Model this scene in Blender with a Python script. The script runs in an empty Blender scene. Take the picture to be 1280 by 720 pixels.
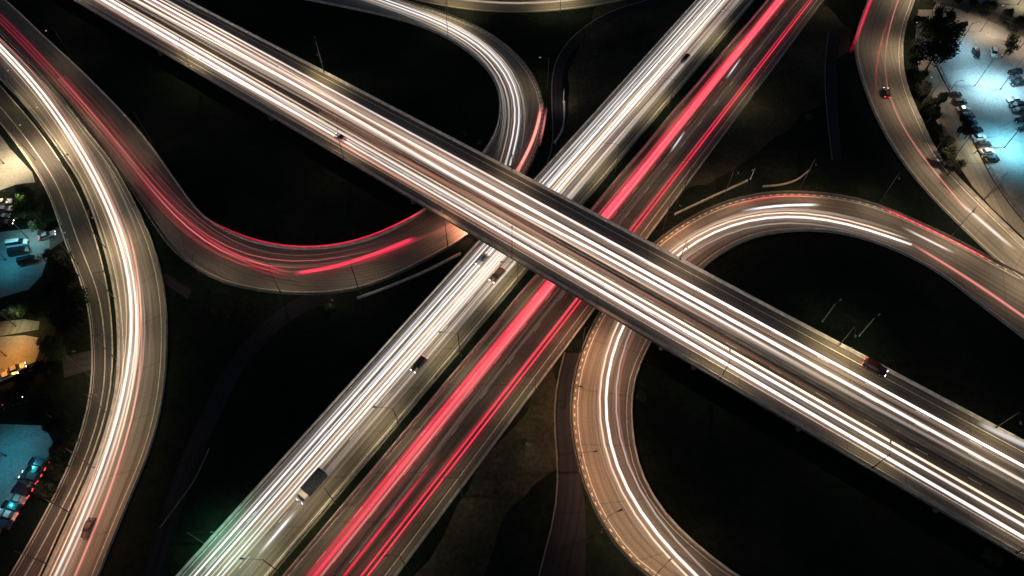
import bpy, bmesh, math, random
from mathutils import Vector, Matrix, noise
R = math.radians
rnd = random.Random(11)
scene = bpy.context.scene
col = scene.collection

# ------------------------------------------------------------------ camera
CAM_H = 160.0
TILT = R(33.7)                       # from straight down
F = 860.0                            # focal length in pixels of a 1280 wide picture
ca, sa = math.cos(TILT), math.sin(TILT)
cam = bpy.data.cameras.new('camera'); camo = bpy.data.objects.new('camera', cam); col.objects.link(camo)
camo.location = (0, 0, CAM_H); camo.rotation_euler = (TILT, 0, 0)
cam.sensor_width = 36; cam.lens = 36*F/1280; cam.clip_end = 6000; cam.clip_start = 1
scene.camera = camo

def P(px, py, z=0.0):
    """where the sight line through a point of the photograph meets height z"""
    x, y = (px-640)/F, (360-py)/F
    d = Vector((x, y*ca+sa, y*sa-ca))
    t = (z-CAM_H)/d.z
    return Vector((d.x*t, d.y*t, z))

# ------------------------------------------------------------------ materials
def newmat(name):
    m = bpy.data.materials.new(name); m.use_nodes = True
    nt = m.node_tree; b = nt.nodes['Principled BSDF']
    return m, nt, b
def N(nt, t, **kw):
    n = nt.nodes.new(t)
    for k, v in kw.items():
        if k in n.inputs: n.inputs[k].default_value = v
        else: setattr(n, k, v)
    return n
def ramp(nt, stops, src):
    r = nt.nodes.new('ShaderNodeValToRGB'); e = r.color_ramp.elements
    while len(e) < len(stops): e.new(0.5)
    for el, (p, c) in zip(e, stops):
        el.position = p; el.color = (*c, 1) if len(c) == 3 else c
    nt.links.new(src, r.inputs[0]); return r
def mixc(nt, a, b, fac, mode='MIX'):
    n = nt.nodes.new('ShaderNodeMix'); n.data_type = 'RGBA'; n.blend_type = mode
    for v, i in ((fac, 0), (a, 6), (b, 7)):
        if hasattr(v, 'links'): nt.links.new(v, n.inputs[i])
        elif i == 0: n.inputs[0].default_value = v
        else: n.inputs[i].default_value = (*v, 1)
    return n.outputs[2]

def plain(name, c, rough=.6, metal=0, var=.25, scale=3):
    m, nt, b = newmat(name)
    tc = N(nt, 'ShaderNodeTexCoord'); no = N(nt, 'ShaderNodeTexNoise', Scale=scale, Detail=4)
    nt.links.new(tc.outputs['Object'], no.inputs['Vector'])
    r = ramp(nt, [(.3, tuple(v*(1-var) for v in c)), (.7, tuple(min(1, v*(1+var)) for v in c))], no.outputs[0])
    nt.links.new(r.outputs[0], b.inputs['Base Color'])
    b.inputs['Roughness'].default_value = rough; b.inputs['Metallic'].default_value = metal
    return m
def emit(name, c, s):
    m, nt, b = newmat(name)
    b.inputs['Base Color'].default_value = (*c, 1)
    b.inputs['Emission Color'].default_value = (*c, 1); b.inputs['Emission Strength'].default_value = s
    return m

def road_mat(name, lo, hi, streak=1.0, lanes=3.6):
    """UV: x = metres across, y = metres along"""
    m, nt, b = newmat(name); L = nt.links
    uv = N(nt, 'ShaderNodeUVMap')
    def noi(sx, sy, det=4, rough=.6):
        mp = N(nt, 'ShaderNodeMapping'); mp.inputs['Scale'].default_value = (sx, sy, 1)
        L.new(uv.outputs[0], mp.inputs[0])
        n = N(nt, 'ShaderNodeTexNoise', Scale=1.0, Detail=det, Roughness=rough); L.new(mp.outputs[0], n.inputs['Vector'])
        return n.outputs[0]
    base = ramp(nt, [(.3, lo), (.72, hi)], noi(.05, .03)).outputs[0]
    s = ramp(nt, [(.32, (.45,)*3), (.5, (.9,)*3), (.68, (1.35,)*3)], noi(1.6, .012, 5, .75)).outputs[0]
    c = mixc(nt, base, s, streak, 'MULTIPLY')
    # darker wheel paths that repeat with the lanes
    sep = N(nt, 'ShaderNodeSeparateXYZ'); L.new(uv.outputs[0], sep.inputs[0])
    w = N(nt, 'ShaderNodeMath', operation='MULTIPLY'); L.new(sep.outputs[0], w.inputs[0]); w.inputs[1].default_value = 4*math.pi/lanes
    sn = N(nt, 'ShaderNodeMath', operation='SINE'); L.new(w.outputs[0], sn.inputs[0])
    lr = ramp(nt, [(0, (1.08,)*3), (1, (.72,)*3)], sn.outputs[0]).outputs[0]
    c = mixc(nt, c, lr, .6, 'MULTIPLY')
    # patches and joints across the road
    p = ramp(nt, [(.62, (1,)*3), (.65, (.66,)*3)], noi(.16, .035, 1)).outputs[0]
    c = mixc(nt, c, p, .7, 'MULTIPLY')
    jt = N(nt, 'ShaderNodeMath', operation='MULTIPLY'); L.new(sep.outputs[1], jt.inputs[0]); jt.inputs[1].default_value = 1/14
    fr = N(nt, 'ShaderNodeMath', operation='FRACT'); L.new(jt.outputs[0], fr.inputs[0])
    j = ramp(nt, [(.0, (.55,)*3), (.03, (.55,)*3), (.04, (1,)*3)], fr.outputs[0]).outputs[0]
    c = mixc(nt, c, j, .45, 'MULTIPLY')
    g = ramp(nt, [(.35, (.8,)*3), (.65, (1.2,)*3)], noi(3, 3, 3)).outputs[0]
    c = mixc(nt, c, g, .8, 'MULTIPLY')
    L.new(c, b.inputs['Base Color']); b.inputs['Roughness'].default_value = .75
    return m

def ground_mat(name, stops, scale=.02, fine=.6):
    m, nt, b = newmat(name); L = nt.links
    tc = N(nt, 'ShaderNodeTexCoord')
    n1 = N(nt, 'ShaderNodeTexNoise', Scale=scale, Detail=8, Roughness=.65); L.new(tc.outputs['Object'], n1.inputs['Vector'])
    n2 = N(nt, 'ShaderNodeTexNoise', Scale=fine, Detail=6, Roughness=.7); L.new(tc.outputs['Object'], n2.inputs['Vector'])
    c = ramp(nt, stops, n1.outputs[0]).outputs[0]
    f = ramp(nt, [(.3, (.45,)*3), (.7, (1.5,)*3)], n2.outputs[0]).outputs[0]
    c = mixc(nt, c, f, .9, 'MULTIPLY')
    L.new(c, b.inputs['Base Color']); b.inputs['Roughness'].default_value = 1
    b.inputs['Specular IOR Level'].default_value = .05
    bp = N(nt, 'ShaderNodeBump', Strength=.6, Distance=.4); L.new(n2.outputs[0], bp.inputs['Height']); L.new(bp.outputs[0], b.inputs['Normal'])
    return m

def lot_mat(name):
    m, nt, b = newmat(name); L = nt.links
    tc = N(nt, 'ShaderNodeTexCoord')
    n1 = N(nt, 'ShaderNodeTexNoise', Scale=.07, Detail=6, Roughness=.6); L.new(tc.outputs['Object'], n1.inputs['Vector'])
    n2 = N(nt, 'ShaderNodeTexNoise', Scale=1.3, Detail=5, Roughness=.7); L.new(tc.outputs['Object'], n2.inputs['Vector'])
    v = N(nt, 'ShaderNodeTexVoronoi', Scale=.09, feature='DISTANCE_TO_EDGE'); L.new(tc.outputs['Object'], v.inputs['Vector'])
    c = ramp(nt, [(.35, (.13, .13, .128)), (.65, (.21, .21, .205))], n1.outputs[0]).outputs[0]
    c = mixc(nt, c, ramp(nt, [(.35, (.75,)*3), (.65, (1.2,)*3)], n2.outputs[0]).outputs[0], .8, 'MULTIPLY')
    c = mixc(nt, c, ramp(nt, [(.0, (.6,)*3), (.02, (1,)*3)], v.outputs[0]).outputs[0], .6, 'MULTIPLY')
    L.new(c, b.inputs['Base Color']); b.inputs['Roughness'].default_value = .8
    return m
def trail_mat(name, c, s):  # emission fades across the tube to imitate bloom round each light line
    m, nt, b = newmat(name); L = nt.links
    nt.nodes.remove(b)
    at = N(nt, 'ShaderNodeAttribute', attribute_name='glow')
    mu = N(nt, 'ShaderNodeMath', operation='MULTIPLY'); L.new(at.outputs['Fac'], mu.inputs[0]); mu.inputs[1].default_value = s*.34
    em = N(nt, 'ShaderNodeEmission'); em.inputs[0].default_value = (*c, 1); lw = N(nt, 'ShaderNodeLayerWeight', Blend=.5); iv = N(nt, 'ShaderNodeMath', operation='SUBTRACT'); iv.inputs[0].default_value = 1; L.new(lw.outputs['Facing'], iv.inputs[1])
    pw = N(nt, 'ShaderNodeMath', operation='POWER'); pw.inputs[1].default_value = 3.2
    ax = N(nt, 'ShaderNodeAttribute', attribute_name='axis'); ge = N(nt, 'ShaderNodeNewGeometry')
    dt = N(nt, 'ShaderNodeVectorMath', operation='DOT_PRODUCT'); L.new(ax.outputs['Vector'], dt.inputs[0]); L.new(ge.outputs['Incoming'], dt.inputs[1])
    sq = N(nt, 'ShaderNodeMath', operation='MULTIPLY'); L.new(dt.outputs['Value'], sq.inputs[0]); L.new(dt.outputs['Value'], sq.inputs[1])
    om = N(nt, 'ShaderNodeMath', operation='SUBTRACT'); om.inputs[0].default_value = 1.02; L.new(sq.outputs[0], om.inputs[1])
    rt = N(nt, 'ShaderNodeMath', operation='SQRT'); L.new(om.outputs[0], rt.inputs[0])
    dv = N(nt, 'ShaderNodeMath', operation='DIVIDE', use_clamp=True); L.new(iv.outputs[0], dv.inputs[0]); L.new(rt.outputs[0], dv.inputs[1]); L.new(dv.outputs[0], pw.inputs[0])
    m2 = N(nt, 'ShaderNodeMath', operation='MULTIPLY'); L.new(mu.outputs[0], m2.inputs[0]); L.new(pw.outputs[0], m2.inputs[1]); L.new(m2.outputs[0], em.inputs[1])
    tr = N(nt, 'ShaderNodeBsdfTransparent'); ad = N(nt, 'ShaderNodeAddShader'); L.new(em.outputs[0], ad.inputs[0]); L.new(tr.outputs[0], ad.inputs[1])
    L.new(ad.outputs[0], nt.nodes['Material Output'].inputs[0])
    return m

M = {}
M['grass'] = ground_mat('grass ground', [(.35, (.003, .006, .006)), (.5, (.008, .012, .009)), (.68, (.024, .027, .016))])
M['verge'] = ground_mat('dry verge', [(.3, (.010, .012, .007)), (.5, (.040, .037, .025)), (.7, (.085, .076, .052))], .03, .9)
M['highway'] = road_mat('highway concrete', (.11, .096, .076), (.20, .176, .142))
M['deck'] = road_mat('overpass asphalt', (.10, .082, .066), (.19, .158, .128))
M['ramp'] = road_mat('ramp concrete', (.14, .125, .10), (.23, .205, .165), .7)
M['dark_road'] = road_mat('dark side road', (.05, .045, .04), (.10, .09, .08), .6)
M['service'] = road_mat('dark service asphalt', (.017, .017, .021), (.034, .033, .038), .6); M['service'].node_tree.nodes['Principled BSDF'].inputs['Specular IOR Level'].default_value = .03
M['lot'] = lot_mat('parking lot asphalt')
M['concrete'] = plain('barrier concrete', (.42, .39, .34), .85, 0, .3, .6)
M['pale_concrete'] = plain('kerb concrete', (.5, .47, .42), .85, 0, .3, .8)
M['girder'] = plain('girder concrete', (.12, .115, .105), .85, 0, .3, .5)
M['paint'] = plain('worn road paint', (.62, .6, .54), .7, 0, .35, 1.5)
M['steel'] = plain('galvanised steel', (.35, .35, .34), .5, .6, .2, 2)
M['dark_metal'] = plain('dark metal', (.05, .05, .05), .5, .5, .2, 2)
M['bark'] = plain('bark', (.06, .045, .03), .9, 0, .4, 4)
M['glass'] = plain('car glass', (.012, .014, .018), .35, 0, .1, 1)
M['tyre'] = plain('tyre rubber', (.02, .02, .02), .9, 0, .2, 5)
M['lens_warm'] = emit('warm lamp lens', (1, .72, .42), 6)
M['lens_cool'] = emit('cool lamp lens', (.75, .95, 1), 6)
M['head'] = emit('headlight lens', (1, .95, .88), 5)
M['tail'] = emit('tail light lens', (1, .04, .05), 3)
M['headoff'] = plain('unlit headlight', (.5, .5, .5), .2, 0, .1, 3)
M['tailoff'] = plain('unlit tail light', (.25, .01, .01), .3, 0, .1, 3)
def leafmat(name, a, b_):
    m, nt, b = newmat(name); L = nt.links
    tc = N(nt, 'ShaderNodeTexCoord'); n = N(nt, 'ShaderNodeTexNoise', Scale=.9, Detail=4); L.new(tc.outputs['Object'], n.inputs['Vector'])
    L.new(ramp(nt, [(.35, a), (.65, b_)], n.outputs[0]).outputs[0], b.inputs['Base Color'])
    b.inputs['Roughness'].default_value = .8; b.inputs['Specular IOR Level'].default_value = .2
    return m
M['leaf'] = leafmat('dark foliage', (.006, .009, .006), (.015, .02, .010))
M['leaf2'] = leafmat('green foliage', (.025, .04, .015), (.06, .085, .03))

WHITE = (1, .87, .82); WARM = (1, .76, .56); RED = (1, .03, .085); PINK = (1, .30, .27); COOL = (.93, .95, 1); GREEN = (.10, .75, .45); DRED = (.9, .03, .06)
T = {'white': trail_mat('headlight glow white', WHITE, 1.0), 'warm': trail_mat('headlight glow warm', WARM, 1.0),
     'red': trail_mat('tail light glow red', RED, 1.0), 'pink': trail_mat('tail light glow pink', PINK, 1.0),
     'rust': trail_mat('added brown deck glow', (1, .42, .27), 1.0),  # brownish glow added over the overpass lanes
     'cool': trail_mat('headlight glow cool', COOL, 1.0), 'green': trail_mat('green reflected lamp glow', GREEN, 1.0)}

# ------------------------------------------------------------------ object helpers
def tag(o, label=None, cat=None, group=None, kind=None):
    if label: o['label'] = label
    if cat: o['category'] = cat
    if group: o['group'] = group
    if kind: o['kind'] = kind
    return o
def link(name, me, mat=None, parent=None, smooth=False):
    o = bpy.data.objects.new(name, me); col.objects.link(o)
    if mat: me.materials.append(mat)
    if parent: o.parent = parent
    if smooth:
        for p in me.polygons: p.use_smooth = True
    return o
def mesh(name, verts, faces, mat=None, parent=None, smooth=False):
    me = bpy.data.meshes.new(name); me.from_pydata([tuple(v) for v in verts], [], faces); me.update()
    return link(name, me, mat, parent, smooth)
def empty(name, loc=(0, 0, 0), rz=0):
    o = bpy.data.objects.new(name, None); col.objects.link(o); o.location = loc; o.rotation_euler = (0, 0, rz)
    o.empty_display_size = .5
    return o
class MB:
    def __init__(s): s.v = []; s.f = []
    def box(s, c, d, rz=0):
        i = len(s.v); cx, cy, cz = c; dx, dy, dz = d[0]/2, d[1]/2, d[2]/2
        cr, sr = math.cos(rz), math.sin(rz)
        for z in (-dz, dz):
            for x, y in ((-dx, -dy), (dx, -dy), (dx, dy), (-dx, dy)):
                s.v.append((cx+x*cr-y*sr, cy+x*sr+y*cr, cz+z))
        s.f += [(i, i+3, i+2, i+1), (i+4, i+5, i+6, i+7)] + [(i+k, i+(k+1) % 4, i+4+(k+1) % 4, i+4+k) for k in range(4)]
        return s
    def tube(s, a, b, r0, r1, n=8, cap=True):
        a, b = Vector(a), Vector(b); d = (b-a).normalized()
        u = d.orthogonal().normalized(); w = d.cross(u); i = len(s.v)
        for p, r in ((a, r0), (b, r1)):
            for k in range(n):
                t = 2*math.pi*k/n; s.v.append(tuple(p+(u*math.cos(t)+w*math.sin(t))*r))
        s.f += [(i+k, i+(k+1) % n, i+n+(k+1) % n, i+n+k) for k in range(n)]
        if cap: s.f += [tuple(range(i+n-1, i-1, -1)), tuple(range(i+n, i+2*n))]
        return s
    def prism(s, prof, y0, y1, t0=0, t1=0):
        """profile in x,z pulled along y; sides taper with height: y shrinks by t*(z-zmin)"""
        i = len(s.v); n = len(prof); zm = min(p[1] for p in prof)
        for x, z in prof: s.v.append((x, y0+t0*(z-zm), z))
        for x, z in prof: s.v.append((x, y1-t1*(z-zm), z))
        s.f += [tuple(range(i, i+n)), tuple(range(i+2*n-1, i+n-1, -1))]
        s.f += [(i+(k+1) % n, i+k, i+n+k, i+n+(k+1) % n) for k in range(n)]
        return s
    def build(s, name, mat, parent=None, smooth=False, bevel=0):
        o = mesh(name, s.v, s.f, mat, parent, smooth)
        if bevel:
            bm = bmesh.new(); bm.from_mesh(o.data)
            bmesh.ops.bevel(bm, geom=bm.edges[:], offset=bevel, segments=2, affect='EDGES')
            bm.to_mesh(o.data); bm.free()
        return o

def catmull(pts, per=8):
    p = [Vector((a[0], a[1], 0)) for a in pts]
    p = [p[0]*2-p[1]] + p + [p[-1]*2-p[-2]]
    out = []
    for i in range(1, len(p)-2):
        for k in range(per):
            t = k/per; a, b, c, d = p[i-1:i+3]
            out.append(.5*((2*b)+(c-a)*t+(2*a-5*b+4*c-d)*t*t+(3*b-a-3*c+d)*t**3))
    out.append(p[-2]); return out
def resample(pl, n):
    L = [0]
    for a, b in zip(pl, pl[1:]): L.append(L[-1]+(b-a).length)
    out = []; j = 0
    for k in range(n):
        t = L[-1]*k/(n-1)
        while j < len(L)-2 and L[j+1] < t: j += 1
        s = (t-L[j])/max(1e-9, L[j+1]-L[j]); out.append(pl[j].lerp(pl[j+1], min(1, max(0, s))))
    return out
def line(pix, z, per=8): return [P(v.x, v.y, z) for v in catmull(pix, per)]
def smooth(pl, it=3):
    for _ in range(it):
        pl = [pl[0]]+[(a+b*2+c)/4 for a, b, c in zip(pl, pl[1:], pl[2:])]+[pl[-1]]
    return pl

def road(name, ea, eb, z, mat, step=5.0, kind='structure', markings=(), width_lines=True, dash_at=None):
    """sheet between two edge lines of the photograph laid on height z"""
    a, b = line(ea, z), line(eb, z)
    LA = sum((q-p).length for p, q in zip(a, a[1:]))
    n = max(2, int(LA/step))
    a, b = smooth(resample(a, n), 2), smooth(resample(b, n), 2)
    K = 6; vs = []; uvs = []; v = 0
    for i in range(n):
        if i: v += ((a[i]+b[i])/2-(a[i-1]+b[i-1])/2).length
        w = (b[i]-a[i]).length
        for k in range(K+1):
            vs.append(a[i].lerp(b[i], k/K)); uvs.append((w*k/K, v))
    fs = [(i*(K+1)+k, i*(K+1)+k+1, (i+1)*(K+1)+k+1, (i+1)*(K+1)+k) for i in range(n-1) for k in range(K)]
    if (vs[1]-vs[0]).cross(vs[K+1]-vs[0]).z < 0: fs = [tuple(reversed(f)) for f in fs]
    me = bpy.data.meshes.new(name); me.from_pydata([tuple(q) for q in vs], [], fs); me.update()
    ul = me.uv_layers.new(name='UVMap')
    for l in me.loops: ul.data[l.index].uv = uvs[l.vertex_index]
    o = link(name, me, mat); o['kind'] = kind
    # painted lines: (offset in metres from edge a (+) or from edge b (-), width, dash length, gap)
    if markings:
        mb = MB()
        for off, w, dl, gp in markings:
            s = 0.0
            for i in range(n-1):
                seg = ((a[i+1]+b[i+1])/2-(a[i]+b[i])/2).length
                def at(j, o_):
                    d = (b[j]-a[j]); wd = d.length; d = d/wd
                    q = a[j]+d*o_ if off >= 0 else b[j]-d*o_
                    return Vector((q.x, q.y, z+.004))
                oo = abs(off)
                if dl <= 0:
                    i0 = len(mb.v); mb.v += [at(i, oo-w/2), at(i, oo+w/2), at(i+1, oo+w/2), at(i+1, oo-w/2)]; mb.f.append((i0, i0+1, i0+2, i0+3))
                else:
                    per = dl+gp; k = math.floor(s/per)
                    while k*per < s+seg:
                        d0, d1 = max(s, k*per), min(s+seg, k*per+dl)
                        if d1 > d0+.02:
                            f0, f1 = (d0-s)/seg, (d1-s)/seg
                            i0 = len(mb.v)
                            p0, p1, p2, p3 = at(i, oo-w/2), at(i, oo+w/2), at(i+1, oo+w/2), at(i+1, oo-w/2)
                            mb.v += [p0.lerp(p3, f0), p1.lerp(p2, f0), p1.lerp(p2, f1), p0.lerp(p3, f1)]; mb.f.append((i0, i0+1, i0+2, i0+3))
                        k += 1
                s += seg
        mk = mb.build('lane_marking', M['paint'], o); mk['kind'] = kind
    return o, a, b

def wall(name, pl, h, w, mat, parent=None, zb=None, jersey=True):
    """low concrete barrier following a 3D line: sloped foot, narrow top, real section"""
    prof = [(-w, 0), (-w*.75, h*.22), (-w*.32, h*.5), (-w*.28, h), (w*.28, h), (w*.32, h*.5), (w*.75, h*.22), (w, 0)] if jersey else [(-w/2, 0), (-w/2, h), (w/2, h), (w/2, 0)]
    K = len(prof); vs = []; fs = []
    for i, p in enumerate(pl):
        d = (pl[min(i+1, len(pl)-1)]-pl[max(0, i-1)]); d.z = 0; d.normalize(); nrm = Vector((-d.y, d.x, 0))
        for x, z in prof: vs.append(p+nrm*x+Vector((0, 0, z)))
    for i in range(len(pl)-1):
        for k in range(K-1): fs.append((i*K+k, (i+1)*K+k, (i+1)*K+k+1, i*K+k+1))
    fs += [tuple(range(K)), tuple(range(len(vs)-1, len(vs)-K-1, -1))]
    return mesh(name, vs, fs, mat, parent)

def offset(pl, d):
    out = []
    for i, p in enumerate(pl):
        t = (pl[min(i+1, len(pl)-1)]-pl[max(0, i-1)]); t.z = 0; t.normalize()
        out.append(p+Vector((-t.y, t.x, 0))*(d(i/(len(pl)-1)) if callable(d) else d))
    return out
AX = []
def tube_verts(pl, r, vs, fs, gl, g, n=7, seed=0.0, var=.5, fade=(0, 0)):
    i0 = len(vs); m = len(pl)
    dist = 0
    for i, p in enumerate(pl):
        if i: dist += (pl[i]-pl[i-1]).length
        d = (pl[min(i+1, m-1)]-pl[max(0, i-1)]).normalized(); u = Vector((-d.y, d.x, 0)).normalized(); w = d.cross(u)
        t = i/(m-1); e = 1.0
        if fade[0] and t < fade[0]: e *= t/fade[0]
        if fade[1] and t > 1-fade[1]: e *= (1-t)/fade[1]
        q = max(.12, 1+var*2.0*noise.noise(Vector((dist*.012, seed*7.3, 1.7)))+var*.7*noise.noise(Vector((dist*.06, seed*3.1, 5.2))))
        for k in range(n):
            a = 2*math.pi*(k+.5)/n; vs.append(p+u*math.cos(a)*r+w*math.sin(a)*r)
            gl.append((g(t) if callable(g) else g)*q*e); AX.extend(d)
    for i in range(m-1):
        for k in range(n): fs.append((i0+i*n+k, i0+(i+1)*n+k, i0+(i+1)*n+(k+1) % n, i0+i*n+(k+1) % n))
    fs += [tuple(range(i0+n-1, i0-1, -1)), tuple(range(i0+(m-1)*n, i0+m*n))]
def trail_obj(name, lines, mat):
    vs, fs, gl = [], [], []
    for kw in lines: tube_verts(kw.pop('pl'), kw.pop('r'), vs, fs, gl, kw.pop('g'), **kw)
    o = mesh(name, vs, fs, mat, smooth=True)
    at = o.data.attributes.new('glow', 'FLOAT', 'POINT'); at.data.foreach_set('value', gl); av = o.data.attributes.new('axis', 'FLOAT_VECTOR', 'POINT'); av.data.foreach_set('vector', AX); AX.clear()
    return o
seedc = [0.0]
def trail(pix, label, group, colour='white', r=.16, g=1.5, z=.8, off=0, var=.45, fade=(0, 0), step=6.0, per=8, mid=1):
    pl = line(pix, z, per)
    L = sum((q-p).length for p, q in zip(pl, pl[1:]))
    pl = smooth(offset(smooth(resample(pl, max(4, int(L/step))), 10), off), 6)
    seedc[0] += 1
    if mid != 1:
        g0 = g; g = lambda t: (g0(t) if callable(g0) else g0)*(1-(1-mid)*math.exp(-((t-.52)/.13)**2))
    o = trail_obj('light_trail', [dict(pl=pl, r=r*1.75, g=g, seed=seedc[0], var=var, fade=fade)], T[colour])
    return tag(o, label, 'light trail', group)
def streaks(bands, label):
    """bands: list of (pix line, z, n, spread metres, colour index...)"""
    pass

# ------------------------------------------------------------------ ground
def grid(name, x0, x1, y0, y1, z, mat, n=1):
    return tag(mesh(name, [(x0, y0, z), (x1, y0, z), (x1, y1, z), (x0, y1, z)], [(0, 1, 2, 3)], mat), kind='structure')
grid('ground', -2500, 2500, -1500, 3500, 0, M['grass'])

def patch(name, pix, z, mat, kind='structure', jag=0, parent=None, edge_n=10):
    """ground sheet with an uneven outline"""
    pts = []
    for i in range(len(pix)):
        a, b = Vector((*pix[i], 0)), Vector((*pix[(i+1) % len(pix)], 0))
        for k in range(edge_n):
            q = a.lerp(b, k/edge_n); w = P(q.x, q.y, z)
            if jag:
                w.x += jag*noise.noise(w*.08); w.y += jag*noise.noise(w*.08+Vector((9, 9, 9)))
            pts.append(w)
    bm = bmesh.new(); vs = [bm.verts.new(p) for p in pts]; f = bm.faces.new(vs)
    if f.normal.z < 0: f.normal_flip()
    f.normal_update()
    if f.normal.z < 0: bmesh.ops.reverse_faces(bm, faces=[f])
    bmesh.ops.triangulate(bm, faces=bm.faces[:])
    me = bpy.data.meshes.new(name); bm.to_mesh(me); bm.free()
    uv = me.uv_layers.new(name='UVMap')
    for l in me.loops: c = me.vertices[l.vertex_index].co; uv.data[l.index].uv = (c.x, c.y)
    o = link(name, me, mat, parent)
    if kind: o['kind'] = kind
    return o

# verges of dry grass and soil beside the highway
patch('verge', [(860, -20), (765, -20), (720, 60), (690, 200), (700, 212), (780, 120), (880, -20)], .02, M['verge'], jag=5)
patch('verge', [(1018, -20), (1060, 40), (1030, 120), (960, 170), (880, 230), (838, 262)], .022, M['verge'], jag=5)
patch('verge', [(500, 730), (640, 530), (705, 440), (700, 560), (640, 640), (600, 730)], .024, M['verge'], jag=4)
patch('verge', [(205, 735), (590, 310), (520, 335), (455, 400), (330, 540), (200, 700)], .026, M['grass'], jag=5)
patch('verge', [(60, 55), (115, 165), (150, 215), (200, 290), (160, 235)], .023, M['verge'], jag=1)

# ------------------------------------------------------------------ roads at ground level
def ext(p, q, k=.3): return (p[0]+(p[0]-q[0])*k, p[1]+(p[1]-q[1])*k)
# main highway, two carriageways
HL_A = [(958.5, -98), (220, 720), (175.8, 769)]
HL_B = [(1022, -98), (340, 720), (295, 774)]
def lx(y, x0, x1): return x0+(x1-x0)*y/720
YS = [-160, -80, 0, 90, 180, 270, 360, 450, 540, 630, 720, 790]
def hw(x0, x1): return [(lx(y, x0, x1), y) for y in YS]
hl, hla, hlb = road('highway', hw(870, 220), hw(944, 340), .14, M['highway'], markings=[(1.3, .25, 0, 0), (-1.6, .25, 0, 0), (5.0, .18, 3, 9), (8.7, .18, 3, 9), (12.4, .18, 3, 9)])
hr, hra, hrb = road('highway', hw(957, 352), hw(1030, 496), .142, M['highway'], markings=[(1.4, .25, 0, 0), (-2.6, .25, 0, 0), (5.2, .18, 3, 9), (8.9, .18, 3, 9), (12.6, .18, 3, 9)])
tag(wall('concrete_barrier', offset(line(hw(960, 356), .142), 0), .95, .30, M['pale_concrete']), 'thin pale barrier between the black median gap and the red trail carriageway', 'barrier', 'barriers along the highway')
tag(wall('concrete_barrier', line(hw(941, 336), .14), .8, .28, M['concrete']), 'dull concrete barrier on the median side of the white trail carriageway', 'barrier', 'barriers along the highway')
tag(wall('concrete_barrier', line(hw(1029, 494), .142), .9, .32, M['concrete']), 'concrete barrier on the outer right edge of the red trail carriageway', 'barrier', 'barriers along the highway')
tag(wall('concrete_barrier', line(hw(871, 222), .14), .8, .26, M['concrete']), 'concrete barrier on the outer left edge of the white trail carriageway', 'barrier', 'barriers along the highway')

A_in = [(-70, -62), (7, 0), (57, 47), (117, 103), (177, 167), (230, 240), (253, 270), (300, 298), (340, 308), (387, 312), (453, 303), (500, 283), (530, 262), (565, 235), (600, 197), (618, 170), (625, 143), (622, 108), (603, 80), (560, 48), (507, 27), (443, 12), (383, 0), (300, -16)]
A_out = [(-60, -18), (0, 42), (30, 72), (72, 115), (118, 172), (165, 238), (213, 310), (247, 337), (287, 357), (363, 368), (430, 366), (480, 352), (533, 325), (587, 295), (630, 250), (662, 212), (677, 170), (681, 140), (675, 112), (662, 87), (640, 63), (603, 37), (553, 16), (507, 2), (430, -14), (330, -30)]
ra, raa, rab = road('ramp', A_in, A_out, .09, M['ramp'], markings=[(1.0, .2, 0, 0), (-1.3, .2, 0, 0), (-.5, .22, .8, 1.2)])
tag(wall('concrete_barrier', offset(raa, -.1), .9, .3, M['pale_concrete']), 'curving pale concrete barrier on the inner edge of the dark red trail ramp at left', 'barrier', 'barriers along the ramps')
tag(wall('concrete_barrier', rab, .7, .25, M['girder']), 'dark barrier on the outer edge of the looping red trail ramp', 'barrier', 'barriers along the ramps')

B_l = [(-60, 30), (0, 98), (33, 133), (67, 177), (103, 233), (130, 307), (143, 363), (148, 407), (148, 480), (134, 540), (113, 597), (87, 653), (57, 720), (35, 765)]
B_r = [(-50, -8), (0, 46), (30, 74), (72, 117), (110, 165), (142, 205), (166, 248), (187, 292), (201, 337), (208, 385), (209, 440), (205, 487), (197, 533), (183, 577), (163, 620), (143, 670), (123, 720), (105, 765)]
rb, rba, rbb = road('ramp', B_l, B_r, .10, M['ramp'], markings=[(1.1, .2, 0, 0), (-1.5, .2, 0, 0)])
tag(wall('concrete_barrier', rba, .9, .28, M['concrete']), 'concrete barrier on the left edge of the bright white trail ramp at left', 'barrier', 'barriers along the ramps')
tag(wall('concrete_barrier', rbb[len(rbb)//3:], .7, .25, M['concrete']), 'concrete barrier on the right edge of the bright white trail ramp at left', 'barrier', 'barriers along the ramps')

C_l = [(-60, 85), (0, 153), (40, 207), (62, 245), (83, 307), (103, 357), (113, 400), (115, 480), (100, 547), (77, 603), (43, 667), (13, 720), (-15, 765)]
C_r = [(-50, 40), (0, 107), (30, 141), (62, 182), (97, 240), (122, 308), (135, 363), (140, 407), (140, 480), (126, 540), (105, 597), (79, 653), (49, 720), (28, 765)]
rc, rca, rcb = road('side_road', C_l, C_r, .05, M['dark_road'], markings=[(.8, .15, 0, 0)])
tag(wall('kerb', rca, .14, .3, M['pale_concrete'], jersey=False), kind='structure')
tag(wall('kerb', offset(rca, 3.2), .14, .25, M['pale_concrete'], jersey=False), kind='structure')
tag(wall('kerb', rcb, .14, .3, M['pale_concrete'], jersey=False), kind='structure')
road('side_road', [(112, 261), (90, 276), (68, 290), (40, 300)], [(112, 276), (94, 292), (76, 306), (45, 325)], .06, M['dark_road'])
road('side_road', [(115, 438), (95, 441), (78, 446)], [(114, 462), (96, 466), (80, 472)], .052, M['dark_road'])

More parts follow.
